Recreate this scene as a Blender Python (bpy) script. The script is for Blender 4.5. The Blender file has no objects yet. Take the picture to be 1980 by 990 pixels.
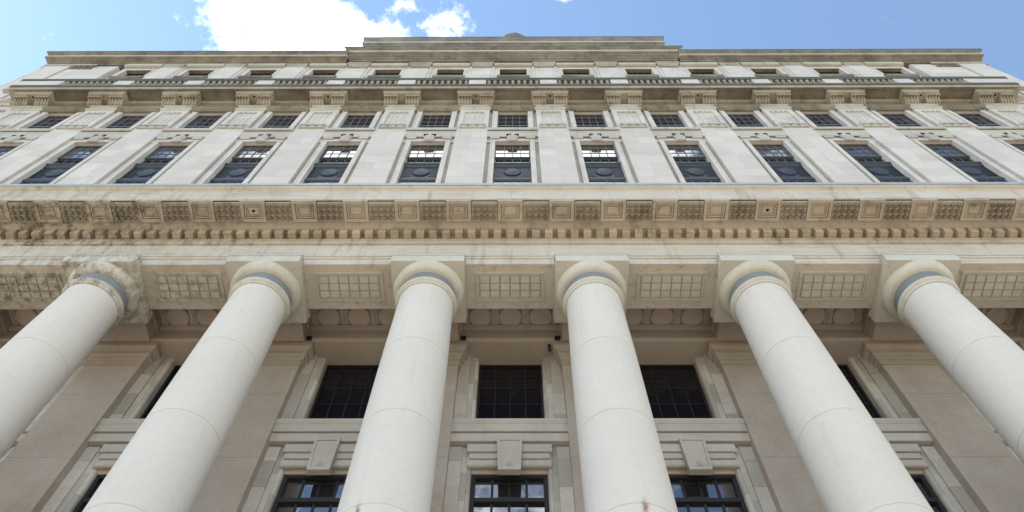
import bpy, math, random
from math import sin, cos, pi, radians, sqrt
random.seed(7)
S = bpy.context.scene
COL = S.collection
ZC = 1.6                       # eye height: every height below is measured from the eye
B = 4.6                        # bay of the facade

# ------------------------------------------------------------------ camera
from mathutils import Matrix
cam = bpy.data.cameras.new('camera'); cam_o = bpy.data.objects.new('camera', cam); COL.objects.link(cam_o)
cam.sensor_width = 36.0; cam.lens = 1584.24 * 36 / 1980; cam.clip_end = 20000; cam.clip_start = 0.05
RT = (0.99998846, 0.00340247, 0.00339137); UP = (0.00160746, -0.9022458, 0.43121911); FW = (-0.00452706, 0.43120869, 0.90224086)
cam_o.matrix_world = Matrix(((RT[0], UP[0], -FW[0], 0.1625), (RT[1], UP[1], -FW[1], 0.0), (RT[2], UP[2], -FW[2], ZC), (0, 0, 0, 1)))
S.camera = cam_o

# ------------------------------------------------------------------ sky, sun, exposure
SUN_EL, SUN_AZ = 45.0, -89.3   # azimuth from +Y (into the building) towards +X: high on the left, just behind the facade plane
W = bpy.data.worlds.new('World'); S.world = W; W.use_nodes = True
def build_world():
    nt = W.node_tree; nt.nodes.clear(); L = nt.links; N = nt.nodes.new
    out = N('ShaderNodeOutputWorld'); bg = N('ShaderNodeBackground'); L.new(bg.outputs[0], out.inputs[0])
    bg.inputs[1].default_value = 0.15
    sky = N('ShaderNodeTexSky'); sky.sky_type = 'NISHITA'; sky.sun_disc = False
    sky.sun_elevation = radians(SUN_EL); sky.sun_rotation = radians(SUN_AZ); sky.air_density = 1.0; sky.dust_density = 0.05; sky.ozone_density = 1.2
    tc = N('ShaderNodeTexCoord'); sp = N('ShaderNodeSeparateXYZ'); L.new(tc.outputs['Generated'], sp.inputs[0])
    def m(op, a, b=None, c=None, clamp=False):
        n = N('ShaderNodeMath'); n.operation = op; n.use_clamp = clamp
        for i, v in enumerate((a, b, c)):
            if v is None: continue
            if isinstance(v, (int, float)): n.inputs[i].default_value = v
            else: L.new(v, n.inputs[i])
        return n.outputs[0]
    zc = m('MAXIMUM', sp.outputs[2], 0.08)
    qx = m('DIVIDE', sp.outputs[0], zc); qy = m('DIVIDE', sp.outputs[1], zc)   # a cloud deck overhead
    cb = N('ShaderNodeCombineXYZ'); L.new(qx, cb.inputs[0]); L.new(qy, cb.inputs[1])
    n1 = N('ShaderNodeTexNoise'); n1.inputs['Scale'].default_value = 19.0; n1.inputs['Detail'].default_value = 12; n1.inputs['Roughness'].default_value = 0.66
    L.new(cb.outputs[0], n1.inputs['Vector'])
    def bump(x, y, rx, ry, amp):
        a = m('DIVIDE', m('SUBTRACT', qx, x), rx); b = m('DIVIDE', m('SUBTRACT', qy, y), ry)
        r2 = m('ADD', m('MULTIPLY', a, a), m('MULTIPLY', b, b))
        return m('MULTIPLY', m('POWER', 2.718, m('MULTIPLY', r2, -1.0)), amp)
    n2 = N('ShaderNodeTexNoise'); n2.inputs['Scale'].default_value = 2.2; n2.inputs['Detail'].default_value = 6; L.new(cb.outputs[0], n2.inputs['Vector'])
    f = m('SUBTRACT', m('ADD', m('MULTIPLY', n1.outputs[0], 1.7), m('MULTIPLY', m('SUBTRACT', n2.outputs[0], 0.5), 0.5)), 1.12)
    for a in CLOUDS: f = m('ADD', f, bump(*a))
    dens = m('MULTIPLY', f, 2.0, clamp=True)
    dens = m('POWER', m('SMOOTH_MIN', dens, 0.97, 0.1), 1.7)
    col = N('ShaderNodeRGB'); col.outputs[0].default_value = CLOUD_COL
    mx = N('ShaderNodeMix'); mx.data_type = 'RGBA'; tint = N('ShaderNodeMix'); tint.data_type = 'RGBA'; tint.blend_type = 'MULTIPLY'; tint.inputs[0].default_value = 1.0
    L.new(sky.outputs[0], tint.inputs[6]); tint.inputs[7].default_value = (1.13, 1.11, 1.02, 1)
    L.new(dens, mx.inputs[0]); L.new(tint.outputs[2], mx.inputs[6]); L.new(col.outputs[0], mx.inputs[7])
    L.new(mx.outputs[2], bg.inputs[0])
CLOUD_COL = (14.5, 14.2, 14.0, 1)
CLOUDS = [(-0.285, 0.155, 0.085, 0.075, 0.85), (-0.205, 0.19, 0.05, 0.035, 0.5), (-0.075, 0.172, 0.05, 0.032, 0.44), (-0.127, 0.148, 0.02, 0.014, 0.40), (0.052, 0.142, 0.026, 0.010, 0.42), (-0.15, 0.185, 0.03, 0.016, 0.4),
          (-0.06, -0.34, 0.36, 0.11, 1.0), (-0.12, -0.95, 0.36, 0.16, 0.46), (-0.5, -1.6, 0.8, 0.45, 0.44), (0.9, -1.5, 0.7, 0.5, 0.40), (-1.6, -0.9, 0.8, 0.5, 0.32), (1.5, -2.6, 1.3, 0.9, 0.44), (-1.2, -2.9, 1.5, 0.9, 0.44)]
build_world()
sun = bpy.data.lights.new('sun', 'SUN'); sun.energy = 4.0; sun.angle = radians(0.53); sun.color = (1.0, 0.93, 0.82)
sun_o = bpy.data.objects.new('sun', sun); COL.objects.link(sun_o)
sd = (sin(radians(SUN_AZ)) * cos(radians(SUN_EL)), cos(radians(SUN_AZ)) * cos(radians(SUN_EL)), sin(radians(SUN_EL)))
from mathutils import Vector
sun_o.rotation_euler = Vector(sd).to_track_quat('Z', 'Y').to_euler(); sun_o.location = (-60, 20, 120)
S.view_settings.view_transform = 'Standard'; S.view_settings.look = 'None'; S.view_settings.gamma = 1.0; S.view_settings.use_curve_mapping = False
S.view_settings.exposure = 1.2
S.cycles.max_bounces = 8; S.cycles.diffuse_bounces = 5

# ------------------------------------------------------------------ materials
def mat(name):
    M = bpy.data.materials.new(name); M.use_nodes = True; nt = M.node_tree
    return M, nt, nt.nodes['Principled BSDF'], nt.nodes.new, nt.links

def stone(name, c1, c2, stain=(0.13, 0.10, 0.075), amount=0.3, thr=0.55, streak=0.3, course=0.0, course_h=1.05, west=0.0, rough=0.85, rust=(), grain=1.0, alb=0.90):
    c1 = tuple(q * alb for q in c1); c2 = tuple(q * alb for q in c2); stain = tuple(q * alb for q in stain)
    M, nt, P, N, L = mat(name)
    geo = N('ShaderNodeNewGeometry'); pos = geo.outputs['Position']
    def m(op, a, b=None, clamp=False):
        n = N('ShaderNodeMath'); n.operation = op; n.use_clamp = clamp
        for i, v in enumerate((a, b)):
            if v is None: continue
            if isinstance(v, (int, float)): n.inputs[i].default_value = v
            else: L.new(v, n.inputs[i])
        return n.outputs[0]
    def noise(scale, detail, vec=None, rg=0.55):
        n = N('ShaderNodeTexNoise'); n.inputs['Scale'].default_value = scale; n.inputs['Detail'].default_value = detail; n.inputs['Roughness'].default_value = rg
        L.new(vec or pos, n.inputs['Vector']); return n.outputs[0]
    def rng(v, a, b, c, d):
        n = N('ShaderNodeMapRange'); L.new(v, n.inputs[0])
        for i, q in enumerate((a, b, c, d)): n.inputs[i + 1].default_value = q
        return n.outputs[0]
    def mix(f, a, b, mode='MIX'):
        n = N('ShaderNodeMix'); n.data_type = 'RGBA'; n.blend_type = mode
        if isinstance(f, (int, float)): n.inputs[0].default_value = f
        else: L.new(f, n.inputs[0])
        for i, q in ((6, a), (7, b)):
            if isinstance(q, tuple): n.inputs[i].default_value = (*q, 1)
            else: L.new(q, n.inputs[i])
        return n.outputs[2]
    def stretch(sx, sy, sz):
        n = N('ShaderNodeMapping'); n.inputs['Scale'].default_value = (sx, sy, sz); L.new(pos, n.inputs[0]); return n.outputs[0]
    c = mix(rng(noise(0.55, 6), 0.32, 0.68, 0, 1), c1, c2)
    fine = noise(9.0, 8, rg=0.7)
    k = rng(fine, 0.25, 0.75, 1 - 0.10 * grain, 1 + 0.08 * grain)
    tone = N('ShaderNodeAttribute'); tone.attribute_name = 'tone'
    k = m('MULTIPLY', k, m('ADD', 1.0, tone.outputs['Fac']))
    sepp = N('ShaderNodeSeparateXYZ'); L.new(pos, sepp.inputs[0])
    if course:
        fz = m('FLOOR', m('DIVIDE', sepp.outputs[2], course_h)); fx = m('FLOOR', m('DIVIDE', sepp.outputs[0], 2.3))
        cb = N('ShaderNodeCombineXYZ'); L.new(fz, cb.inputs[0]); L.new(fx, cb.inputs[1])
        wn = N('ShaderNodeTexWhiteNoise'); wn.noise_dimensions = '2D'; L.new(cb.outputs[0], wn.inputs[0])
        k = m('MULTIPLY', k, rng(wn.outputs[0], 0, 1, 1 - course, 1 + course * 0.5))
        fr = m('FRACT', m('DIVIDE', sepp.outputs[2], course_h)); jl = m('LESS_THAN', fr, 0.022)
        k = m('MULTIPLY', k, m('SUBTRACT', 1.0, m('MULTIPLY', jl, 0.22)))
    cb = N('ShaderNodeCombineXYZ')
    for i in range(3): L.new(k, cb.inputs[i])
    c = mix(1.0, c, cb.outputs[0], 'MULTIPLY')
    # soot blotches and run-off streaks with edges of their own
    bl = rng(noise(1.3, 10, rg=0.68), thr, thr + 0.16, 0, 1)
    stv = rng(noise(1.0, 8, stretch(4.2, 4.2, 0.30), rg=0.6), 0.56, 0.72, 0, 1)
    sh = rng(noise(1.0, 8, stretch(0.5, 3.5, 5.0), rg=0.6), 0.55, 0.75, 0, 1)
    f = m('ADD', m('MULTIPLY', bl, amount), m('ADD', m('MULTIPLY', stv, streak), m('MULTIPLY', sh, streak * 0.7)), clamp=True)
    if west:
        wx = rng(sepp.outputs[0], -5.0, -13.0, 0, 1)
        wb = rng(noise(1.0, 12, stretch(4.5, 4.5, 1.8), rg=0.74), 0.44, 0.60, 0, 1)
        f = m('ADD', f, m('MULTIPLY', m('MULTIPLY', wx, wb), west), clamp=True)
    c = mix(m('MULTIPLY', f, 0.85), c, stain)
    for (x, y, z) in rust:
        dx = m('DIVIDE', m('ADD', m('SUBTRACT', sepp.outputs[0], x), m('MULTIPLY', m('SUBTRACT', noise(6, 4), 0.5), 0.12)), 0.045)
        dz = m('DIVIDE', m('SUBTRACT', sepp.outputs[2], z), 0.17)
        r = m('POWER', 2.718, m('MULTIPLY', m('ADD', m('MULTIPLY', dx, dx), m('MULTIPLY', dz, dz)), -1.0))
        r = m('MULTIPLY', r, m('LESS_THAN', sepp.outputs[1], y)); c = mix(m('MULTIPLY', r, 0.85), c, (0.22, 0.085, 0.025))
    L.new(c, P.inputs['Base Color']); P.inputs['Roughness'].default_value = rough; P.inputs['Specular IOR Level'].default_value = 0.25
    bp = N('ShaderNodeBump'); bp.inputs['Strength'].default_value = 0.25; bp.inputs['Distance'].default_value = 0.012
    L.new(m('ADD', fine, noise(30, 4)), bp.inputs['Height']); L.new(bp.outputs[0], P.inputs['Normal'])
    return M

def plain(name, c, rough=0.5, metal=0.0, var=0.25, scale=3.0):
    M, nt, P, N, L = mat(name)
    n = N('ShaderNodeTexNoise'); n.inputs['Scale'].default_value = scale; n.inputs['Detail'].default_value = 8
    g = N('ShaderNodeNewGeometry'); L.new(g.outputs['Position'], n.inputs['Vector'])
    r = N('ShaderNodeMix'); r.data_type = 'RGBA'; L.new(n.outputs[0], r.inputs[0])
    r.inputs[6].default_value = (*[q * (1 - var) for q in c], 1); r.inputs[7].default_value = (*[q * (1 + var) for q in c], 1)
    L.new(r.outputs[2], P.inputs['Base Color']); P.inputs['Roughness'].default_value = rough; P.inputs['Metallic'].default_value = metal
    return M

def glass(name, c=(0.012, 0.013, 0.018), ior=2.5):
    M, nt, P, N, L = mat(name)
    P.inputs['Base Color'].default_value = (*c, 1); P.inputs['Roughness'].default_value = 0.03; P.inputs['IOR'].default_value = ior
    n = N('ShaderNodeTexNoise'); n.inputs['Scale'].default_value = 1.6; n.inputs['Detail'].default_value = 2
    g = N('ShaderNodeNewGeometry'); L.new(g.outputs['Position'], n.inputs['Vector'])
    bp = N('ShaderNodeBump'); bp.inputs['Strength'].default_value = 0.35; bp.inputs['Distance'].default_value = 0.006
    L.new(n.outputs[0], bp.inputs['Height']); L.new(bp.outputs[0], P.inputs['Normal'])
    return M

M_SHAFT = stone('column_stone', (0.665, 0.607, 0.548), (0.69, 0.634, 0.578), amount=0.03, thr=0.61, streak=0.14, grain=0.55, stain=(0.36, 0.33, 0.27),
                rust=((-2.59, 10.7, 11.04 + ZC - 0.16), (2.41, 10.7, 11.04 + ZC - 0.10)))
M_CAP = stone('capital_stone', (0.58, 0.545, 0.465), (0.65, 0.62, 0.55), amount=0.10, thr=0.58, streak=0.10, west=0.9)
M_UP = stone('upper_limestone', (0.625, 0.57, 0.515), (0.675, 0.622, 0.568), amount=0.12, thr=0.57, streak=0.22, course=0.10, stain=(0.30, 0.26, 0.21))
M_TRIM = stone('trim_limestone', (0.46, 0.43, 0.37), (0.56, 0.53, 0.47), amount=0.35, thr=0.54, streak=0.45, stain=(0.16, 0.13, 0.095))
M_CORN = stone('cornice_limestone', (0.555, 0.495, 0.42), (0.63, 0.58, 0.51), amount=0.22, thr=0.55, streak=0.5, west=0.35, stain=(0.17, 0.13, 0.095))
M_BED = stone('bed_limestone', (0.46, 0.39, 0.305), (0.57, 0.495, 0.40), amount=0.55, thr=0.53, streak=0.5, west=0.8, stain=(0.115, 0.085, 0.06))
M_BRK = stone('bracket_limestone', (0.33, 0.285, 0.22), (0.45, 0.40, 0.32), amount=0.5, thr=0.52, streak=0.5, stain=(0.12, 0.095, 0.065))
M_SOOT_SHADE = stone('soot_and_shade_limestone', (0.17, 0.145, 0.11), (0.30, 0.265, 0.205), amount=0.6, thr=0.50, streak=0.5, stain=(0.075, 0.058, 0.042))  # sooty stone; also the painted shade under the attic window heads
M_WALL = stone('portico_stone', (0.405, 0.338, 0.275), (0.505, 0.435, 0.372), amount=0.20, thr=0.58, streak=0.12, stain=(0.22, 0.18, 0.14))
M_DRESS = stone('dressed_stone', (0.50, 0.455, 0.40), (0.60, 0.555, 0.50), amount=0.14, thr=0.57, streak=0.15, stain=(0.24, 0.20, 0.155))
M_CEIL = stone('ceiling_stone', (0.57, 0.475, 0.41), (0.65, 0.56, 0.49), amount=0.15, thr=0.55, streak=0.10, stain=(0.16, 0.12, 0.10))
M_LEAD = plain('lead_flashing', (0.34, 0.37, 0.405), 0.55, var=0.2)
M_OLDLEAD = plain('old_lead', (0.085, 0.088, 0.075), 0.85, var=0.4, scale=1.2)
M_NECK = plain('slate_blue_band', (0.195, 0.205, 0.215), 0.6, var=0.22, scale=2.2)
M_FRAME = plain('grey_steel_frame', (0.10, 0.11, 0.125), 0.5)
M_DARKF = plain('dark_bronze_frame', (0.014, 0.011, 0.013), 0.65)
M_SPAN = plain('spandrel_metal', (0.024, 0.029, 0.036), 0.5, var=0.3)
M_GLASS = glass('window_glass'); M_GLASSD = glass('portico_glass', (0.008, 0.008, 0.014), 1.4)
M_BLACK = plain('black_metal', (0.012, 0.014, 0.02), 0.4)
M_HOLE = plain('drain_hole_dark', (0.006, 0.006, 0.006), 0.9)
M_PAVE = stone('pavement_stone', (0.36, 0.31, 0.24), (0.43, 0.375, 0.295), amount=0.1, streak=0.0, alb=1.0)

# ------------------------------------------------------------------ mesh helpers (z measured from the eye)
class MB:
    def __init__(s): s.v = []; s.f = []; s.t = []; s.sm = []
    def face(s, idx, tone=0.0, smooth=False): s.f.append(idx); s.t.append(tone); s.sm.append(smooth)
    def box(s, x0, x1, y0, y1, z0, z1, tone=0.0):
        b = len(s.v)
        s.v += [(x, y, z) for z in (z0, z1) for y in (y0, y1) for x in (x0, x1)]
        for q in ((0, 2, 3, 1), (4, 5, 7, 6), (0, 1, 5, 4), (2, 6, 7, 3), (0, 4, 6, 2), (1, 3, 7, 5)): s.face([b + i for i in q], tone)
        return s
    def run(s, poly, x0, x1, tone=0.0, smooth=False):
        """closed (y, z) outline drawn out along x"""
        b = len(s.v); n = len(poly)
        s.v += [(x0, y, z) for y, z in poly] + [(x1, y, z) for y, z in poly]
        for i in range(n):
            j = (i + 1) % n; s.face([b + i, b + j, b + n + j, b + n + i], tone, smooth)
        s.face([b + i for i in range(n)][::-1], tone); s.face([b + n + i for i in range(n)], tone)
        return s
    def returned(s, poly, xe, yref, tone=0.0, xi=None, side=1):
        """a moulding whose ends turn the corner: each point runs out past x = +-xe as far as it stands proud of yref"""
        b = len(s.v); n = len(poly)
        if xi is None: s.v += [(-xe - max(0.0, yref - y), y, z) for y, z in poly] + [(xe + max(0.0, yref - y), y, z) for y, z in poly]
        else: s.v += [(side * xi, y, z) for y, z in poly] + [(side * (xe + max(0.0, yref - y)), y, z) for y, z in poly]
        for i in range(n):
            j = (i + 1) % n; s.face([b + i, b + j, b + n + j, b + n + i], tone)
        s.face([b + i for i in range(n)][::-1], tone); s.face([b + n + i for i in range(n)], tone)
        return s
    def prism(s, poly, y0, y1, tone=0.0):
        """closed (x, z) outline drawn out along y"""
        b = len(s.v); n = len(poly)
        s.v += [(x, y0, z) for x, z in poly] + [(x, y1, z) for x, z in poly]
        for i in range(n):
            j = (i + 1) % n; s.face([b + i, b + j, b + n + j, b + n + i], tone)
        s.face([b + i for i in range(n)][::-1], tone); s.face([b + n + i for i in range(n)], tone)
        return s
    def slab(s, poly, z0, z1, tone=0.0, smooth=False):
        """closed (x, y) outline drawn out along z"""
        b = len(s.v); n = len(poly)
        s.v += [(x, y, z0) for x, y in poly] + [(x, y, z1) for x, y in poly]
        for i in range(n):
            j = (i + 1) % n; s.face([b + i, b + j, b + n + j, b + n + i], tone, smooth)
        s.face([b + i for i in range(n)][::-1], tone); s.face([b + n + i for i in range(n)], tone)
        return s
    def disc(s, x, y, r, z0, z1, n=20, tone=0.0): return s.slab([(x + r * cos(2 * pi * i / n), y + r * sin(2 * pi * i / n)) for i in range(n)], z0, z1, tone, True)
    def ressaut(s, x0, x1, yf, yb, prof, tone=0.0):
        """stack of (projection, z) wrapped round the front and both sides of a block"""
        b = len(s.v)
        for p, z in prof: s.v += [(x0 - p, yb, z), (x0 - p, yf - p, z), (x1 + p, yf - p, z), (x1 + p, yb, z)]
        for k in range(len(prof) - 1):
            for i in range(4):
                j = (i + 1) % 4; s.face([b + 4 * k + i, b + 4 * k + j, b + 4 * k + 4 + j, b + 4 * k + 4 + i], tone)
        s.face([b + i for i in (3, 2, 1, 0)], tone); e = b + 4 * (len(prof) - 1); s.face([e + i for i in range(4)], tone)
        return s
    def lathe(s, prof, x, y, n=64, smooth=True, tone=0.0, hard=()):
        """(r, z) profile turned about a vertical axis"""
        b = len(s.v); m = len(prof)
        for r, z in prof: s.v += [(x + r * cos(2 * pi * i / n), y + r * sin(2 * pi * i / n), z) for i in range(n)]
        for k in range(m - 1):
            for i in range(n):
                j = (i + 1) % n; s.face([b + k * n + i, b + k * n + j, b + (k + 1) * n + j, b + (k + 1) * n + i], tone, smooth)
        s.face([b + i for i in range(n)][::-1], tone); s.face([b + (m - 1) * n + i for i in range(n)], tone)
        return s
    def mesh(s, name, m, sharp=35):
        me = bpy.data.meshes.new(name); me.from_pydata([(x, y, z + ZC) for x, y, z in s.v], [], s.f); me.validate()
        a = me.attributes.new('tone', 'FLOAT', 'FACE')
        if len(me.polygons) == len(s.t):
            a.data.foreach_set('value', s.t); me.polygons.foreach_set('use_smooth', s.sm)
        me.materials.append(m); me.update()
        import bmesh as _b
        bm = _b.new(); bm.from_mesh(me); _b.ops.recalc_face_normals(bm, faces=bm.faces)
        for e in bm.edges:
            if len(e.link_faces) == 2 and e.calc_face_angle(0) > radians(sharp): e.smooth = False
        bm.to_mesh(me); bm.free()
        return me

def put(name, me, parent, x=0.0, label=None, kind=None):
    o = bpy.data.objects.new(name, me); COL.objects.link(o); o.parent = parent; o.location = (x, 0, 0)
    if label: o['label'] = label
    if kind: o['kind'] = kind
    return o
def rt_(a): return random.uniform(-a, a)

# ------------------------------------------------------------------ ground
g = MB(); g.v += [(-3000, -3000, -ZC), (3000, -3000, -ZC), (3000, 3000, -ZC), (-3000, 3000, -ZC)]; g.face([0, 1, 2, 3])
go = put('ground', g.mesh('ground', M_PAVE), None, kind='structure')

# ------------------------------------------------------------------ the building
bld = bpy.data.objects.new('office_building', None); COL.objects.link(bld); bld.location = (0, 0, 0)
bld['label'] = 'pale limestone office block with giant round columns below and rows of windows above'; bld['category'] = 'building'

# main mass behind the facade and its end bays
w = MB()
w.box(-35, 35, 14.15, 45, -1.55, 62.0)
for s in (-1, 1):
    xa, xb = sorted((s * 30.79, s * 35.0))
    w.box(xa, xb, 13.60, 14.15, 20.0, 61.9)                         # plain end bay under the attic pier
    xa, xb = sorted((s * 18.6, s * 35.0)); w.box(xa, xb, 13.45, 14.15, -1.55, 20.0)
put('wall', w.mesh('main_wall', M_UP), bld)
for s in (-1, 1):                                                    # raised pier panels either end of the attic storey
    for a, b_ in ((29.35, 32.75), (33.05, 34.9)):
        xa, xb = sorted((s * a, s * b_)); put('attic_pier', MB().box(xa, xb, 13.47, 13.605 if a > 30.8 else 14.1, 51.2, 61.0).mesh('attic_pier', M_UP), bld)
for s in (-1, 1):
    w = MB(); x0 = s * 31.85
    w.run([(13.47, 61.0), (13.36, 60.95), (13.36, 60.8), (13.47, 60.75)], x0 - 0.95, x0 + 0.95)
    for i in range(4): w.box(x0 - 0.72 + i * 0.42, x0 - 0.52 + i * 0.42, 13.33, 13.47, 60.35, 60.8)
    w.box(x0 - 0.85, x0 + 0.85, 13.40, 13.47, 60.1, 60.3)
    put('attic_vent', w.mesh('attic_vent', M_SOOT_SHADE), bld)
    w = MB(); xa, xb = sorted((s * 31.2, s * 35.12))
    for z, h, p in ((51.3, 0.5, 0.15), (50.3, 0.25, 0.1), (49.0, 0.22, 0.14), (48.3, 0.2, 0.08), (45.0, 0.3, 0.1)):
        w.box(xa, xb, 13.60 - p, 13.62, z, z + h)
    w.box(xa - 0.1 * (s < 0), xb + 0.1 * (s > 0), 13.48, 13.6, 61.0, 61.35); w.box(xa, xb + 0.0, 13.42, 13.6, 61.36, 61.6)
    put('string_course', w.mesh('string_course', M_TRIM), bld)

# ---- colonnade ----------------------------------------------------
YA = 10.904
def column_meshes():
    prof = [(0.96, -1.55), (0.96, -1.1), (0.89, -1.0), (0.885, 2.5)]
    def r(z):
        pts = [(-1, 0.885), (5, 0.875), (11.7, 0.85), (14.5, 0.826), (17.08, 0.797), (18.31, 0.770), (19.58, 0.746)]
        for (a, ra), (b_, rb) in zip(pts, pts[1:]):
            if z <= b_: t = (z - a) / (b_ - a); return ra + (rb - ra) * t
        return pts[-1][1]
    zs = []; z = 3.0
    joints = [11.04 - 2.83 * k for k in range(3)] + [13.83, 16.70]
    while z < 19.3: zs.append(z); z += 0.45
    zs = [q for q in zs if min(abs(q - j) for j in joints) > 0.1] + [j + d for j in joints for d in (-0.013, -0.006, 0.006, 0.013)]
    zs.append(19.59)
    for q in sorted(zs):
        d = 0.012 if any(abs(q - j) < 0.008 for j in joints) else 0.0
        prof.append((r(q) - d, q))
    sm_ = MB().lathe(prof, 0, YA, 96); tn = {}
    for q, f in enumerate(sm_.f):
        zz = sum(sm_.v[i][2] for i in f) / len(f); d = sum(zz > j for j in joints)
        sm_.t[q] = tn.setdefault(d, rt_(0.035))
    sh = sm_.mesh('column_shaft', M_SHAFT, 50)
    ring = [(0.746, 19.575), (0.785, 19.58), (0.79, 19.62), (0.79, 19.65), (0.775, 19.665), (0.80, 19.68)] + \
           [(0.80 + 0.05 * sin(pi * i / 8), 19.68 + 0.14 * i / 8) for i in range(1, 9)] + [(0.782, 19.84)]
    ech = [(0.782, 20.17), (0.80, 20.172)] + [(0.80 + 0.195 * sin(pi / 2 * i / 9), 20.185 + 0.275 * (1 - cos(pi / 2 * i / 9))) for i in range(10)] + [(0.995, 20.488)]
    cap = MB().lathe(ring, 0, YA, 96); cap.lathe(ech, 0, YA, 96)
    cap.box(-1.02, 1.02, YA - 0.965, YA + 1.02, 20.490, 20.83); cap.box(-1.045, 1.045, YA - 0.985, YA + 1.03, 20.832, 20.90)
    cap = cap.mesh('column_capital', M_CAP, 30)
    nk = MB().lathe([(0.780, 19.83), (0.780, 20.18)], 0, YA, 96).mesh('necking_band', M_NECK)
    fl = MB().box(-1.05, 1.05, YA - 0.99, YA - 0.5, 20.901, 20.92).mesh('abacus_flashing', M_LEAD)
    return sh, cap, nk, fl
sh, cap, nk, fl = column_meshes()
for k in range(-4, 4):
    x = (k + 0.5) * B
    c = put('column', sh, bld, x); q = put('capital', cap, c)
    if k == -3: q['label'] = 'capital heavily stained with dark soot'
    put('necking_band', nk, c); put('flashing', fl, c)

# ---- entablature over the columns ---------------------------------
XE = 18.3
e = MB()
e.run([(10.19, 20.79), (11.63, 20.79), (11.63, 21.64), (12.0, 21.66), (12.0, 22.1), (10.3, 22.1), (10.125, 22.0), (10.125, 21.21), (10.155, 21.205), (10.155, 21.105), (10.19, 21.10)], -XE, XE)
put('architrave', e.mesh('architrave', M_CORN), bld)
e = MB()
e.run([(9.66, 22.70), (9.065, 22.70), (9.065, 22.86), (9.0, 22.86), (9.0, 22.665), (8.965, 22.67),
       (8.95, 22.69), (8.95, 23.24), (8.93, 23.27), (8.92, 23.30), (8.84, 23.34), (8.80, 23.37), (8.80, 23.44), (9.0, 23.6), (14.2, 24.2), (14.2, 22.72), (9.66, 22.72)], -XE, XE)
put('cornice', e.mesh('main_cornice', M_CORN), bld)
e = MB().run([(10.125, 21.93), (10.07, 21.94), (10.065, 21.97), (10.065, 22.12), (10.09, 22.125), (10.09, 22.16), (10.05, 22.18), (10.05, 22.22), (10.11, 22.27), (10.11, 22.56), (9.86, 22.575), (9.84, 22.60), (9.855, 22.605), (9.80, 22.63), (9.70, 22.655), (9.66, 22.668), (9.07, 22.67), (9.07, 22.699), (10.3, 22.7), (10.3, 21.93)], -XE, XE)
put('bed_mould', e.mesh('bed_mould', M_BED), bld)
e = MB().run([(8.785, 23.385), (8.785, 23.56), (9.3, 23.75), (9.3, 23.62), (8.80, 23.455)], -XE - 0.02, XE + 0.02)
put('gutter_flashing', e.mesh('gutter_flashing', M_LEAD), bld)

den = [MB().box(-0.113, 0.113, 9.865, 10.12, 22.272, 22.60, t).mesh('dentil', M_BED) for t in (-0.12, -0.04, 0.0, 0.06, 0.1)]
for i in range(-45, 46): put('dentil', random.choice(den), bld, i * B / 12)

def nest(bm, cx, cy, hx, hy, z, steps, d, up=0.0):
    """square frames stepping down from a soffit at height z"""
    for i, t in enumerate(steps):
        a, b_ = hx - t[0], hy - t[0]; c, e_ = hx - t[1], hy - t[1]; z0 = z - t[2]
        bm.box(cx - a, cx + a, cy - b_, cy - e_, z0, z + d); bm.box(cx - a, cx + a, cy + e_, cy + b_, z0, z + d)
        bm.box(cx - a, cx - c, cy - e_, cy + e_, z0, z + d); bm.box(cx + c, cx + a, cy - e_, cy + e_, z0, z + d)
cf = MB(); YS = 9.315
nest(cf, 0, YS, 0.372, 0.335, 22.668, ((0, 0.095, 0.085), (0.115, 0.155, 0.055), (0.17, 0.20, 0.03)), 0.0)
cf.box(-0.155, 0.155, YS - 0.12, YS + 0.12, 22.64, 22.668)
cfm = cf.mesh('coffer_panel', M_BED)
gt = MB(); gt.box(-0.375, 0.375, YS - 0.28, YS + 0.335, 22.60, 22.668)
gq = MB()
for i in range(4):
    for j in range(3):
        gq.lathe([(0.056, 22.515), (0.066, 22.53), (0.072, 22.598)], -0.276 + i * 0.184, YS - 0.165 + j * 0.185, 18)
gtm = gt.mesh('guttae_panel', M_BED); gqm = gq.mesh('guttae', M_SOOT_SHADE)
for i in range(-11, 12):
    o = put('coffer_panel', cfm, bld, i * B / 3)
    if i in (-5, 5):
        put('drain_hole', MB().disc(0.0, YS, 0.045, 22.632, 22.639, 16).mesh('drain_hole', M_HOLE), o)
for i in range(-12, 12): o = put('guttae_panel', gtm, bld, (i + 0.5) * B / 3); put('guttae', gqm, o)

# grid panel under each bay of the architrave
gp = MB(); yc = 10.90
nest(gp, 0, yc, 0.985, 0.455, 20.789, ((0, 0.03, 0.035), (0.045, 0.085, 0.02)), 0.0)
for i in range(6):
    for j in range(3):
        x, y = -0.7175 + i * 0.287, yc - 0.235 + j * 0.235
        gp.box(x - 0.122, x + 0.122, y - 0.098, y + 0.098, 20.752, 20.789, rt_(0.06))
gp.box(-0.9, 0.9, yc - 0.37, yc + 0.37, 20.778, 20.789, -0.3)
gpm = gp.mesh('grid_panel', M_CAP)
for k in range(-3, 4): put('grid_panel', gpm, bld, k * B)

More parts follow.
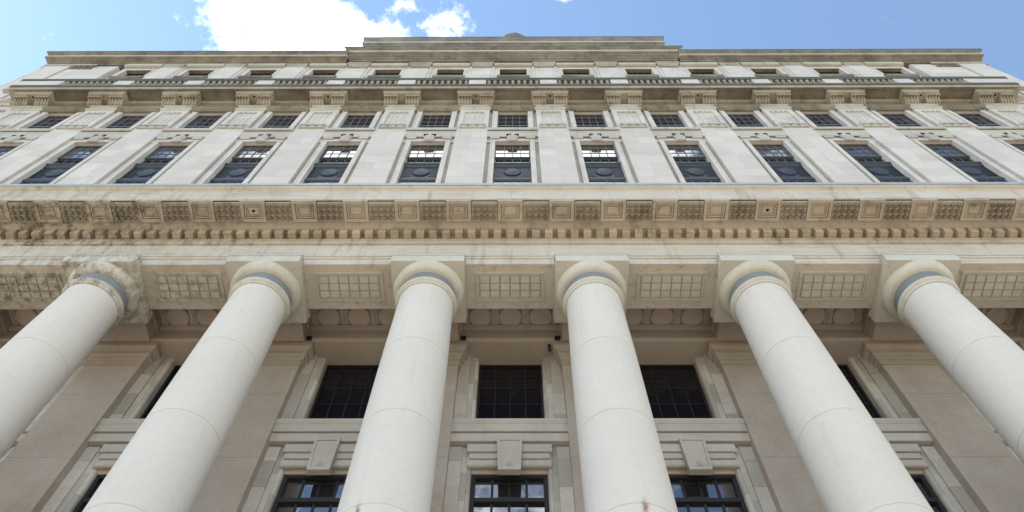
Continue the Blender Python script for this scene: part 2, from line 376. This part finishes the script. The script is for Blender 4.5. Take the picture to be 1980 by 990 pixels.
# ---- portico ceiling ----------------------------------------------
c = MB().box(-XE, XE, 11.7, 14.15, 21.70, 22.25); put('portico_ceiling', c.mesh('portico_ceiling', M_CEIL), bld)
cc = MB()
nest(cc, 0, 12.40, 0.455, 0.43, 21.699, ((0, 0.035, 0.055), (0.045, 0.10, 0.03)), 0.0)
cc.box(-0.36, 0.36, 12.40 - 0.335, 12.40 + 0.335, 21.695, 21.699, -0.35)
cc.disc(0, 12.40, 0.335, 21.645, 21.698, 40)
ccm = cc.mesh('ceiling_coffer', M_CEIL)
for k in range(-3, 4):
    for d in (-0.92, 0, 0.92): put('ceiling_coffer', ccm, bld, k * B + d)
tb = MB().box(-0.77, 0.77, 11.62, 12.77, 20.86, 21.72); tb.box(-0.83, -0.77, 11.7, 12.76, 21.35, 21.71); tb.box(0.77, 0.83, 11.7, 12.76, 21.35, 21.71)
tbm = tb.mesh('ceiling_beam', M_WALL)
for k in range(-4, 4): put('ceiling_beam', tbm, bld, (k + 0.5) * B)
wb = MB().run([(12.82, 20.90), (14.15, 20.90), (14.15, 21.72), (12.66, 21.72), (12.66, 21.62), (12.72, 21.55), (12.78, 21.50), (12.78, 21.10), (12.75, 21.08), (12.75, 20.98), (12.80, 20.95)], -XE, XE)
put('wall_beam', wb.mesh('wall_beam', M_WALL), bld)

# ---- lower pilasters ----------------------------------------------
zj = [-1.5, 4.0, 7.0, 9.9, 12.95, 15.9, 18.55, 19.97]
pl = MB()
for a, b_ in zip(zj, zj[1:]): pl.box(-0.80, 0.80, 13.035 + rt_(0.001), 14.15, a + 0.005, b_ - 0.005, rt_(0.06))
pl.box(-0.79, 0.79, 13.06, 14.1, -1.5, 19.97)
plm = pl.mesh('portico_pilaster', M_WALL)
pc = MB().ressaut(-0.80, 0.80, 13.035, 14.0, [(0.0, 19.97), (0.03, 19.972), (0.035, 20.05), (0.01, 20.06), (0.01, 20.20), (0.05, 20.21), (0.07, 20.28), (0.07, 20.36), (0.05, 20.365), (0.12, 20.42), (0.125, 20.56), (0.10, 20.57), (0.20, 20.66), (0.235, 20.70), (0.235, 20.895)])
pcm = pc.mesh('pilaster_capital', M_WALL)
for k in range(-4, 4):
    o = put('pilaster', plm, bld, (k + 0.5) * B); put('capital', pcm, o)

# ---- portico wall, one bay ----------------------------------------
def wall_bay():
    w = MB()
    for s in (-1, 1):
        def strip(a, b_, yf, z0, z1, h, off):
            xa, xb = sorted((s * a, s * b_)); z = z0
            zz = z0 - off
            while zz < z1:
                p, q = max(zz, z0), min(zz + h, z1)
                if q - p > 0.03: w.box(xa, xb, yf + rt_(0.001), 14.12, p + 0.004, q - 0.004, rt_(0.22))
                zz += h
            w.box(xa + 0.002, xb - 0.002, yf + 0.02, 14.1, z0, z1, -0.2)
        for z0, z1 in ((17.40, 20.92), (6.0, 16.64)):
            strip(1.19, 1.53, 13.30, z0, z1, 0.95, 0.35); strip(1.045, 1.188, 13.36, z0, z1 if z0 > 17 else 16.64, 0.95, 0.75)
            zt = z1 if z0 > 17 else 15.92
            xa, xb = s * 1.043, s * 0.935
            pts = [(xa, 13.36), (s * 1.02, 13.385), (s * 0.975, 13.395), (s * 0.945, 13.43), (xb, 13.46), (xb, 14.1), (xa, 14.1)]
            zz = z0 - 0.5
            while zz < zt:
                p, q = max(zz, z0), min(zz + 0.95, zt)
                if q - p > 0.03: w.slab(pts, p + 0.004, q - 0.004, rt_(0.2))
                zz += 0.95
    return w
def lintel_bay():
    w = MB()
    w.run([(13.285, 15.92), (13.30, 15.90), (13.34, 15.885), (13.40, 15.90), (13.44, 15.925), (13.46, 15.89), (13.48, 15.83), (14.1, 15.83), (14.1, 16.64), (13.30, 16.64), (13.30, 16.1), (13.285, 16.08)], -1.043, 1.043)
    w.box(-1.043, 1.043, 13.282, 13.31, 15.93, 16.10, rt_(.05))
    w.box(-0.99, 0.99, 13.245, 13.30, 16.12, 16.31, rt_(.05)); w.box(-1.06, 1.06, 13.20, 13.30, 16.33, 16.62, rt_(.05))
    w.box(-1.5, 1.5, 13.17, 14.1, 16.70, 17.01, rt_(.06)); w.box(-1.5, 1.5, 13.38, 14.1, 16.63, 16.71); w.box(-1.5, 1.5, 13.30, 14.1, 16.98, 17.06)
    w.box(-1.5, 1.5, 13.13, 14.1, 17.05, 17.34, rt_(.06))
    return w
sl = MB().run([(13.15, 17.335), (13.115, 17.36), (13.11, 17.40), (13.09, 17.42), (13.085, 17.52), (13.7, 17.56), (13.7, 17.335)], -1.51, 1.51).mesh('window_sill', M_DRESS)
ks = MB()
kz0, kz1 = 15.52, 16.71
ks.prism([(-0.275, kz0), (0.275, kz0), (0.325, kz1), (-0.325, kz1)], 13.115, 13.262)
for poly in ([(-0.275, kz0), (0.275, kz0), (0.281, kz0 + 0.12), (-0.281, kz0 + 0.12)], [(-0.318, kz1 - 0.07), (0.318, kz1 - 0.07), (0.322, kz1), (-0.322, kz1)],
             [(-0.281, kz0 + 0.12), (-0.215, kz0 + 0.12), (-0.255, kz1 - 0.07), (-0.318, kz1 - 0.07)], [(0.281, kz0 + 0.12), (0.318, kz1 - 0.07), (0.255, kz1 - 0.07), (0.215, kz0 + 0.12)]):
    ks.prism(poly, 13.085, 13.116)
bq = len(ks.v); ks.v += [(-0.15, 13.113, kz0 + 0.13), (0.15, 13.113, kz0 + 0.13), (0, 13.113, kz0 + 0.38), (0, 13.07, kz0 + 0.15)]
for q in ((0, 3, 2), (3, 1, 2), (0, 1, 3)): ks.face([bq + i for i in q], -0.1)
ksm = ks.mesh('keystone', M_DRESS)

def grid_window(x0, x1, z0, z1, y, nc, zrows, fr, bar, dep, gl, name, fm, gm):
    f = MB(); ya, yb = y - dep, y + 0.03
    f.box(x0, x0 + fr, ya, yb, z0, z1); f.box(x1 - fr, x1, ya, yb, z0, z1)
    f.box(x0 + fr, x1 - fr, ya, yb, z0, z0 + fr); f.box(x0 + fr, x1 - fr, ya, yb, z1 - fr, z1)
    bx = [x0 + fr + (x1 - x0 - 2 * fr) * i / nc for i in range(1, nc)]
    for b_ in bx: f.box(b_ - bar / 2, b_ + bar / 2, y - 0.028, yb, z0 + fr, z1 - fr)
    for z, t in zrows: f.box(x0 + fr, x1 - fr, y - 0.022 if t <= bar * 1.15 else ya - 0.01, yb - 0.001, z - t / 2, z + t / 2)
    g = MB(); g.box(x0 + fr * 0.5, x1 - fr * 0.5, y, y + 0.012, z0 + fr * 0.5, z1 - fr * 0.5)
    return f, g
for k in range(-3, 4):
    random.seed(100 + k)
    put('wall', wall_bay().mesh('portico_wall', M_DRESS), bld, k * B)
    put('lintel', lintel_bay().mesh('portico_lintel', M_DRESS), bld, k * B)
    put('window_sill', sl, bld, k * B); put('keystone', ksm, bld, k * B)
fu, gu = grid_window(-0.93, 0.93, 17.45, 20.895, 13.68, 4, [(18.16, 0.08), (18.95, 0.03), (19.72, 0.03), (20.3, 0.03)], 0.06, 0.03, 0.05, None, '', None, None)
fl2, gl2 = grid_window(-0.93, 0.93, 9.0, 15.83, 13.60, 4, [(14.95, 0.13), (13.9, 0.05), (12.9, 0.10), (11.8, .05), (10.6, .05)], 0.10, 0.06, 0.08, None, '', None, None)
fum, gum, flm, glm = fu.mesh('portico_window', M_DARKF), gu.mesh('portico_pane', M_GLASSD), fl2.mesh('tall_window', M_DARKF), gl2.mesh('tall_pane', M_GLASS)
for k in range(-3, 4):
    o = put('window', fum, bld, k * B); put('pane', gum, o)
    o = put('window', flm, bld, k * B); put('pane', glm, o)

# ---- shaft storeys above the parapet ------------------------------
PF = 13.55
up = MB()
up.box(-0.89, 0.89, PF, 14.15, 22.0, 45.95)
zp0, zp1 = 45.95, 48.62                                             # sunk, scalloped panel in the head of each pilaster
up.box(-0.89, -0.60, PF, 14.15, zp0, zp1 + 0.7); up.box(0.60, 0.89, PF, 14.15, zp0, zp1 + 0.7)
up.box(-0.60, 0.60, PF + 0.10, 14.15, zp0, zp1 + 0.7)
scal = [(-0.60, zp1 + 0.7)]; n = 4
for i in range(n):
    xc = -0.60 + 1.2 * (i + 0.5) / n
    for a in range(0, 9): scal.append((xc - 0.15 * cos(pi * a / 8), zp1 - 0.10 + 0.22 * sin(pi * a / 8)))
scal.append((0.60, zp1 + 0.7))
up.prism(scal, PF, PF + 0.102)
for i in range(1, 4): up.box(-0.60 + 0.3 * i - 0.02, -0.60 + 0.3 * i + 0.02, PF + 0.075, PF + 0.102, zp0, zp1)
upm = up.mesh('shaft_pilaster', M_UP)
tr = MB(); tr.box(-0.76, 0.76, PF - 0.10, PF, 45.70, 45.92)
tr.box(-0.74, 0.74, PF - 0.02, PF, 45.28, 45.72, -0.45)
for i in range(3):
    xc = -0.48 + 0.48 * i; tr.prism([(xc + 0.215 * cos(pi * a / 8), 45.30 + 0.30 * sin(pi * a / 8)) for a in range(9)], PF - 0.085, PF)
tr.box(-0.76, -0.71, PF - 0.09, PF, 45.2, 45.71); tr.box(0.71, 0.76, PF - 0.09, PF, 45.2, 45.71); tr.box(-0.71, 0.71, PF - 0.09, PF, 45.2, 45.26)
trm = tr.mesh('trim_block', M_TRIM)
cp = MB().ressaut(-0.89, 0.89, PF, 14.1, [(0.0, 49.05), (0.03, 49.06), (0.05, 49.22), (0.10, 49.28), (0.11, 49.36), (0.06, 49.40), (0.06, 49.55), (0.15, 49.62), (0.16, 49.74), (0.0, 49.78), (0.0, 50.44)])
cpm = cp.mesh('shaft_capital', M_TRIM)
for k in range(-7, 7):
    o = put('pilaster', upm, bld, (k + 0.5) * B); put('trim_block', trm, o); put('capital', cpm, o)

wb = MB(); ws = MB()
for s in (-1, 1):
    for z0, z1, xi in ((22.0, 43.08, 0.945), (45.12, 49.05, 0.905)):
        a, b_ = sorted((s * xi, s * 1.20)); wb.box(a, b_, 13.63, 14.15, z0, z1)
        a, b_ = sorted((s * 1.20, s * 1.415)); ws.box(a, b_, 13.78, 14.15, z0, z1)
        a, b_ = sorted((s * 1.135, s * 1.20)); wb.box(a, b_, 13.605, 13.64, z0, z1)
wb.box(-1.415, 1.415, 13.70, 14.15, 43.08, 43.80); wb.box(-1.20, 1.20, 13.645, 13.71, 43.08, 43.42); wb.box(-1.20, 1.20, 13.61, 13.65, 43.08, 43.22)
wb.box(-1.415, 1.415, 13.64, 14.15, 49.05, 51.0)
wbm = wb.mesh('window_surround', M_UP); wsm = ws.mesh('shaft_wall', M_TRIM)
bc = MB().run([(13.72, 43.74), (13.67, 43.74), (13.67, 43.95), (13.61, 43.95), (13.61, 43.75), (13.56, 43.78), (13.56, 44.72), (13.56, 44.86), (13.51, 44.86), (13.51, 44.73), (13.445, 44.75), (13.445, 45.05), (13.62, 45.12), (14.0, 45.14), (14.0, 43.74)], -1.405, 1.405)
for s in (-1, 1):
    a, b_ = sorted((s * 0.72, s * 1.24)); bc.box(a, b_, 13.56, 13.72, 43.44, 43.72)
bcm = bc.mesh('window_cornice', M_TRIM)
k2 = MB()
prof = [(13.58, 44.2), (13.55, 43.9), (13.53, 43.6), (13.50, 43.3), (13.50, 43.15), (13.52, 43.05), (13.57, 43.01), (13.66, 43.02), (13.66, 44.2)]
k2.run(prof, -0.25, 0.25); k2.run([(y - 0.02, z) for y, z in prof[:5]] + [(13.6, 43.1), (13.6, 44.2)], -0.10, 0.10)
k2.prism([(-0.36, 44.2), (-0.25, 43.06), (0.25, 43.06), (0.36, 44.2)], 13.56, 13.66)
k2m = k2.mesh('scroll_keystone', M_TRIM)
am = MB().run([(13.70, 49.045), (13.63, 49.05), (13.57, 49.06), (13.55, 49.12), (13.55, 49.2), (13.50, 49.23), (13.46, 49.30), (13.40, 49.42), (13.38, 49.44), (13.38, 49.58), (13.55, 49.62), (13.55, 50.0), (13.70, 50.4)], -1.405, 1.405)
amm = am.mesh('head_moulding', M_SOOT_SHADE)
f1, g1 = grid_window(-0.94, 0.94, 41.02, 43.10, 13.90, 4, [(41.74, 0.042), (42.42, 0.042)], 0.065, 0.042, 0.045, 0, '', 0, 0)
f1b, g1b = grid_window(-0.94, 0.94, 38.0, 41.06, 14.0, 4, [(39.0, 0.042), (40.2, 0.042)], 0.065, 0.042, 0.045, 0, '', 0, 0)
f1.v += []; off = len(f1.v); f1.v += f1b.v; f1.f += [[i + off for i in q] for q in f1b.f]; f1.t += f1b.t; f1.sm += f1b.sm
off = len(g1.v); g1.v += g1b.v; g1.f += [[i + off for i in q] for q in g1b.f]; g1.t += g1b.t; g1.sm += g1b.sm
f2, g2 = grid_window(-0.90, 0.90, 45.1, 49.05, 13.90, 4, [(48.35, 0.042), (47.5, 0.042), (46.75, 0.14), (46.0, 0.042)], 0.065, 0.042, 0.045, 0, '', 0, 0)
f3, g3 = grid_window(-0.94, 0.94, 33.0, 37.62, 13.93, 4, [(37.2, 0.05), (36.5, 0.05), (35.5, 0.14), (34.3, .05)], 0.065, 0.042, 0.045, 0, '', 0, 0)
ms = [(f1.mesh('sash_window', M_FRAME), g1.mesh('sash_pane', M_GLASS)), (f2.mesh('upper_window', M_FRAME), g2.mesh('upper_pane', M_GLASSD)), (f3.mesh('shaft_window', M_FRAME), g3.mesh('shaft_pane', M_GLASS))]
sp_ = MB(); sp_.box(-0.94, 0.94, 13.95, 14.15, 37.62, 40.02)
sp_.run([(13.96, 39.55), (13.88, 39.6), (13.86, 39.7), (13.86, 39.84), (13.80, 39.90), (13.80, 40.0), (13.96, 40.05)], -0.945, 0.945)
sp_.run([(13.96, 37.6), (13.86, 37.6), (13.85, 37.75), (13.88, 37.9), (13.90, 38.1), (13.96, 38.15)], -0.945, 0.945)
for s in (-1, 1):
    a, b_ = sorted((s * 0.94, s * 0.88)); sp_.box(a, b_, 13.90, 13.96, 38.1, 39.6)
    for i in range(9):
        xx = s * (0.47 + i * 0.045); sp_.box(xx - 0.011, xx + 0.011, 13.92, 13.955, 38.25, 39.5)
spm = sp_.mesh('spandrel_panel', M_SPAN)
ov = MB(); n = 36
ring = [(1.0, 0.0), (0.99, 0.05), (0.93, 0.075), (0.88, 0.07), (0.86, 0.055), (0.5, 0.085), (0.02, 0.095)]
b0 = 0
for r, d in ring: ov.v += [(0.44 * r * cos(2 * pi * i / n), 13.95 - d, 38.92 + 0.54 * r * sin(2 * pi * i / n)) for i in range(n)]
for q in range(len(ring) - 1):
    for i in range(n):
        j = (i + 1) % n; ov.face([q * n + i, q * n + j, (q + 1) * n + j, (q + 1) * n + i], 0, True)
ov.face([(len(ring) - 1) * n + i for i in range(n)])
ovm = ov.mesh('oval_boss', M_SPAN)
for k in range(-6, 7):
    put('window_surround', wbm, bld, k * B); put('wall', wsm, bld, k * B); put('window_cornice', bcm, bld, k * B); put('keystone', k2m, bld, k * B); put('head_moulding', amm, bld, k * B)
    for fm_, gm_ in ms: o = put('window', fm_, bld, k * B); put('pane', gm_, o)
    o = put('spandrel_panel', spm, bld, k * B); put('oval_boss', ovm, o)

# ---- bracketed upper cornice and balustrade -----------------------
XU = 31.55
uc = MB().run([(13.64, 50.35), (13.40, 50.36), (13.34, 50.42), (13.30, 50.62), (12.62, 50.62), (12.60, 50.52), (12.55, 50.50), (12.53, 50.55), (12.52, 50.75), (12.50, 50.8), (12.48, 51.0), (12.46, 51.02), (12.46, 51.14), (12.6, 51.2), (14.2, 51.3), (14.2, 50.35)], -XU, XU)
put('cornice', uc.mesh('upper_cornice', M_BRK), bld)
put('cornice_flashing', MB().returned([(12.47, 50.80), (12.44, 50.86), (12.44, 51.17), (12.7, 51.25), (12.7, 50.80)], XU, 12.48).mesh('cornice_flashing', M_OLDLEAD), bld)
pn = MB(); nest(pn, 0, 12.97, 1.18, 0.345, 50.62, ((0, 0.05, 0.12), (0.05, 0.10, 0.06)), 0.0)
pn.box(-1.08, 1.08, 12.72, 13.22, 50.605, 50.62)
pnm = pn.mesh('soffit_panel', M_SOOT_SHADE)
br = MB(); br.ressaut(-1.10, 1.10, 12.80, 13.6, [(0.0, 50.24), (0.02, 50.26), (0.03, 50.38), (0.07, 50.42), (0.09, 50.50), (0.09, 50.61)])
brm = br.mesh('bracket_cap', M_BRK)
cs = MB()
pr = [(12.86, 50.235), (12.86, 50.06), (12.90, 50.02), (13.00, 50.10), (13.06, 50.11), (13.14, 50.02), (13.22, 49.88), (13.30, 49.80), (13.40, 49.76), (13.6, 49.76), (13.6, 50.235)]
cs.run(pr, -0.40, 0.40)
for xx in (-0.36, -0.19, 0.0, 0.19, 0.36): cs.run([(y + (0.0 if i in (9, 10) else 0), z - (0.07 if 2 <= i <= 8 else 0)) for i, (y, z) in enumerate(pr)], xx - 0.05, xx + 0.05)
cs.box(-0.44, 0.44, 12.83, 13.5, 50.12, 50.238)
csm = cs.mesh('bracket', M_BRK)
for k in range(-7, 7):
    x = (k + 0.5) * B
    o = put('bracket_cap', brm, bld, x)
    if k in (-7, 6, -5, -4, -3, -1, 0, 2, 5):
        put('drain_hole', MB().disc(0.0, 12.99, 0.065, 50.22, 50.2385, 16).mesh('drain_hole', M_HOLE), o)
    for d in (-0.66, 0.66): put('bracket', csm, bld, x + d)
for k in range(-6, 7): put('soffit_panel', pnm, bld, k * B)
XR = 32.3
rl = MB().run([(12.70, 53.30), (13.02, 53.30), (13.02, 53.75), (12.98, 53.82), (12.74, 53.82), (12.67, 53.76), (12.66, 53.56), (12.70, 53.5)], -XR, XR); put('handrail', rl.mesh('handrail', M_OLDLEAD), bld)
rb = MB().box(-XR, XR, 12.72, 13.0, 51.18, 51.85); put('balustrade_base', rb.mesh('balustrade_base', M_TRIM), bld)
bp_ = [(0.13, 51.84), (0.13, 51.95), (0.07, 52.0), (0.10, 52.15), (0.135, 52.35), (0.12, 52.55), (0.07, 52.85), (0.06, 53.0), (0.09, 53.03), (0.09, 53.1), (0.13, 53.15), (0.13, 53.31)]
bam = MB().lathe(bp_, 0, 12.86, 12).mesh('baluster', M_BRK)
far = MB()
for k in range(-6, 7):
    for i in range(9):
        x = k * B - 1.56 + i * 0.39
        if abs(k) < 6: put('baluster', bam, bld, x)
        else: far.lathe(bp_, x, 12.86, 10)
put('baluster_row', far.mesh('baluster_row', M_BRK), bld, kind='stuff')
pdm = MB().box(-0.55, 0.55, 12.71, 13.01, 51.84, 53.31).mesh('pedestal', M_UP)
for k in range(-7, 7): put('pedestal', pdm, bld, (k + 0.5) * B)
for s in (-1, 1):
    a, b_ = sorted((s * 30.3, s * 32.2)); put('pedestal', MB().box(a, b_, 12.715, 13.005, 51.84, 53.31).mesh('end_pedestal', M_UP), bld)

# ---- attic storey --------------------------------------------------
at = MB().box(-0.69, 0.69, 13.50, 14.15, 51.2, 61.9); at.box(-0.90, 0.90, 13.57, 14.15, 51.2, 61.9)
atm = at.mesh('attic_pilaster', M_UP)
acm = MB().ressaut(-0.69, 0.69, 13.50, 14.1, [(0.0, 60.25), (0.03, 60.27), (0.03, 60.42), (0.0, 60.45), (0.0, 60.75), (0.05, 60.85), (0.06, 60.95), (0.11, 61.05), (0.12, 61.3), (0.17, 61.36), (0.175, 61.62)]).mesh('attic_capital', M_BRK)
acs = MB().ressaut(-0.69, 0.69, 13.50, 14.1, [(0.0, 60.75), (0.02, 60.8), (0.02, 60.9), (0.07, 61.0), (0.08, 61.58)]).mesh('attic_cap_band', M_BRK)
for k in range(-6, 6):
    o = put('pilaster', atm, bld, (k + 0.5) * B); put('capital', acm if -3 <= k <= 2 else acs, o)
aw = MB()
for s in (-1, 1):
    a, b_ = sorted((s * 0.985, s * 1.415)); aw.box(a, b_, 13.66, 14.15, 51.2, 60.52)
    a, b_ = sorted((s * 0.985, s * 1.13)); aw.box(a, b_, 13.63, 13.67, 58.6, 60.52)
aw.box(-0.985, 0.985, 13.66, 14.15, 51.2, 58.0); aw.box(-1.415, 1.415, 13.66, 14.15, 60.52, 61.9); aw.box(-1.13, 1.13, 13.63, 13.67, 60.52, 60.68)
awm = aw.mesh('attic_wall', M_UP)
ahm = MB().box(-0.984, 0.984, 13.675, 13.93, 60.495, 60.519).mesh('window_head_shade', M_SOOT_SHADE)  # thin dark slab: shade under each attic window head put into its colour
alm = MB().run([(13.66, 61.10), (13.50, 61.10), (13.42, 61.14), (13.41, 61.2), (13.41, 61.62), (13.6, 61.65), (13.66, 61.65)], -1.405, 1.405).mesh('attic_lintel', M_TRIM)
asm = MB().run([(13.66, 57.85), (13.56, 57.88), (13.54, 57.95), (13.54, 58.35), (13.75, 58.42), (14.0, 58.42), (14.0, 57.85)], -1.16, 1.16).mesh('attic_sill', M_SOOT_SHADE)
fa, ga = grid_window(-0.98, 0.98, 58.0, 60.51, 13.97, 4, [(59.7, 0.042), (59.0, 0.042)], 0.08, 0.055, 0.06, 0, '', 0, 0)
fam, gam = fa.mesh('attic_window', M_DARKF), ga.mesh('attic_pane', M_GLASSD)
for k in range(-6, 7):
    put('wall', awm, bld, k * B); put('lintel', alm, bld, k * B); put('window_sill', asm, bld, k * B)
    o = put('window', fam, bld, k * B); put('pane', gam, o); put('window_head_shade', ahm, bld, k * B)

def eaves(base, fil, cym, dark, xe, yref, name, xi=None, side=1):
    o = put(name, MB().returned(base, xe, yref, 0, xi, side).mesh(name, M_SOOT_SHADE), bld)
    put('fillet', MB().returned(fil, xe, yref, 0, xi, side).mesh('fillet', M_TRIM), o)
    put('cyma', MB().returned(cym, xe, yref, 0, xi, side).mesh('cyma', M_SOOT_SHADE), o)
    put('flashing', MB().returned(dark, xe, yref, 0, xi, side).mesh('flashing', M_SPAN), o)
for sd_ in (-1, 1): eaves([(14.2, 61.55), (13.46, 61.56), (13.42, 61.66), (13.42, 61.76), (13.33, 61.80), (13.32, 61.95), (13.20, 62.02), (13.19, 62.16), (13.05, 62.22), (13.02, 62.26), (13.02, 62.42), (14.2, 62.42)],
      [(14.1, 62.421), (13.0, 62.421), (13.0, 62.72), (14.1, 62.72)],
      [(14.0, 62.721), (13.06, 62.721), (13.02, 62.80), (12.95, 62.95), (12.86, 63.05), (12.81, 63.12), (12.81, 63.22), (13.2, 63.30), (14.0, 63.3)],
      [(13.5, 63.10), (12.80, 63.20), (12.79, 63.21), (12.79, 63.30), (13.5, 63.4)], 34.98, 13.50, 'roof_cornice', 12.6, sd_)
eaves([(14.25, 62.18), (13.38, 62.19), (13.34, 62.30), (13.34, 62.42), (13.22, 62.50), (13.21, 62.72), (13.08, 62.82), (13.07, 63.05), (12.96, 63.12), (12.93, 63.18), (12.93, 63.36), (14.25, 63.36)],
      [(14.2, 63.361), (12.90, 63.361), (12.90, 63.78), (14.2, 63.78)],
      [(14.1, 63.781), (12.98, 63.781), (12.94, 63.84), (12.88, 63.92), (12.78, 64.00), (12.71, 64.08), (12.71, 64.20), (13.2, 64.35), (14.1, 64.4)],
      [(13.4, 64.05), (12.70, 64.17), (12.69, 64.18), (12.69, 64.28), (13.4, 64.42)], 12.42, 13.38, 'central_roof_cornice')
eaves([(14.5, 64.30), (13.38, 64.30), (13.38, 67.9), (13.33, 67.95), (13.30, 68.15), (13.22, 68.22), (13.21, 68.36), (14.5, 68.36)],
      [(14.5, 68.361), (13.19, 68.361), (13.19, 68.74), (14.5, 68.74)],
      [(14.5, 68.741), (13.24, 68.741), (13.20, 68.9), (13.16, 69.2), (13.10, 69.6), (13.07, 69.8), (13.07, 69.95), (13.4, 70.05), (14.5, 70.1)],
      [(13.4, 69.85), (13.06, 69.93), (13.05, 69.94), (13.05, 70.06), (13.4, 70.12)], 12.28, 13.38, 'roof_parapet')
# carved crest on the parapet
cr = MB(); n = 28
for q in range(9):
    t = q / 8; z = 70.1 + 3.4 * t; r0 = 1.02 * sqrt(max(0.0, 1 - t ** 1.7)) + 0.05
    for i in range(n):
        a = 2 * pi * i / n; r = r0 * (1 + 0.13 * sin(7 * a + q * 1.4) + 0.09 * sin(q * 2.6 + 3 * a))
        cr.v.append((r * cos(a), 13.42 + 0.28 * r * sin(a), z))
for q in range(8):
    for i in range(n):
        j = (i + 1) % n; cr.face([q * n + i, q * n + j, (q + 1) * n + j, (q + 1) * n + i], -0.35 + rt_(.3))
cr.face([i for i in range(n)][::-1]); cr.face([8 * n + i for i in range(n)])
for s in (-1, 1): cr.lathe([(0.05, 70.12), (0.26, 70.15), (0.30, 70.8), (0.24, 71.3), (0.05, 71.6)], s * 0.72, 13.42, 14)
put('roof_ornament', cr.mesh('roof_ornament', M_SOOT_SHADE), bld)

# ------------------------------------------------------------------ fittings that stand on the building
def floodlight(x, y, z, label, flip=1):
    r = bpy.data.objects.new('floodlight', None); COL.objects.link(r); r.location = (x, y, z + ZC)
    r['label'] = label; r['category'] = 'lamp'; r['group'] = 'small lamps under the portico ceiling'
    b = MB(); b.box(-0.02, 0.02, -0.02, 0.02, 0.0, 0.06); b.box(-0.08, 0.08, -0.03, 0.03, 0.0, 0.012)
    for q, mb in (('bracket', b), ):
        me = mb.mesh('lamp_bracket', M_BLACK); me.transform(Matrix.Translation((0, 0, -ZC))); put(q, me, r)
    h = MB().run([(-0.055, 0.05), (0.045, 0.055), (0.055, 0.12), (0.02, 0.15), (-0.045, 0.145), (-0.06, 0.12)], -0.08, 0.08)
    me = h.mesh('lamp_housing', M_BLACK); me.transform(Matrix.Translation((0, 0, -ZC))); put('housing', me, r)
    return r
for x, lab in ((-1.40, 'small black lamp on the pilaster capital left of the central bay'), (1.40, 'small black lamp on the pilaster capital right of the central bay'),
               (-1.40 - B, 'small black lamp on the pilaster capital beside the second column')):
    floodlight(x, 12.735, 20.897, lab)
r = bpy.data.objects.new('security_camera', None); COL.objects.link(r); r.location = (1.16, 12.95, 20.9 + ZC)
r['label'] = 'small black camera hanging from the beam over the central window'; r['category'] = 'camera'
me = MB().lathe([(0.05, -0.02), (0.05, 0.0)], 0, 0, 16).lathe([(0.018, -0.175), (0.018, -0.02)], 0, 0, 10).mesh('camera_stem', M_BLACK); me.transform(Matrix.Translation((0, 0, -ZC))); put('stem', me, r)
me = MB().lathe([(0.02, -0.32), (0.05, -0.29), (0.06, -0.23), (0.045, -0.18), (0.02, -0.17)], 0, 0, 20).mesh('camera_housing', M_BLACK); me.transform(Matrix.Translation((0, 0, -ZC))); put('housing', me, r)
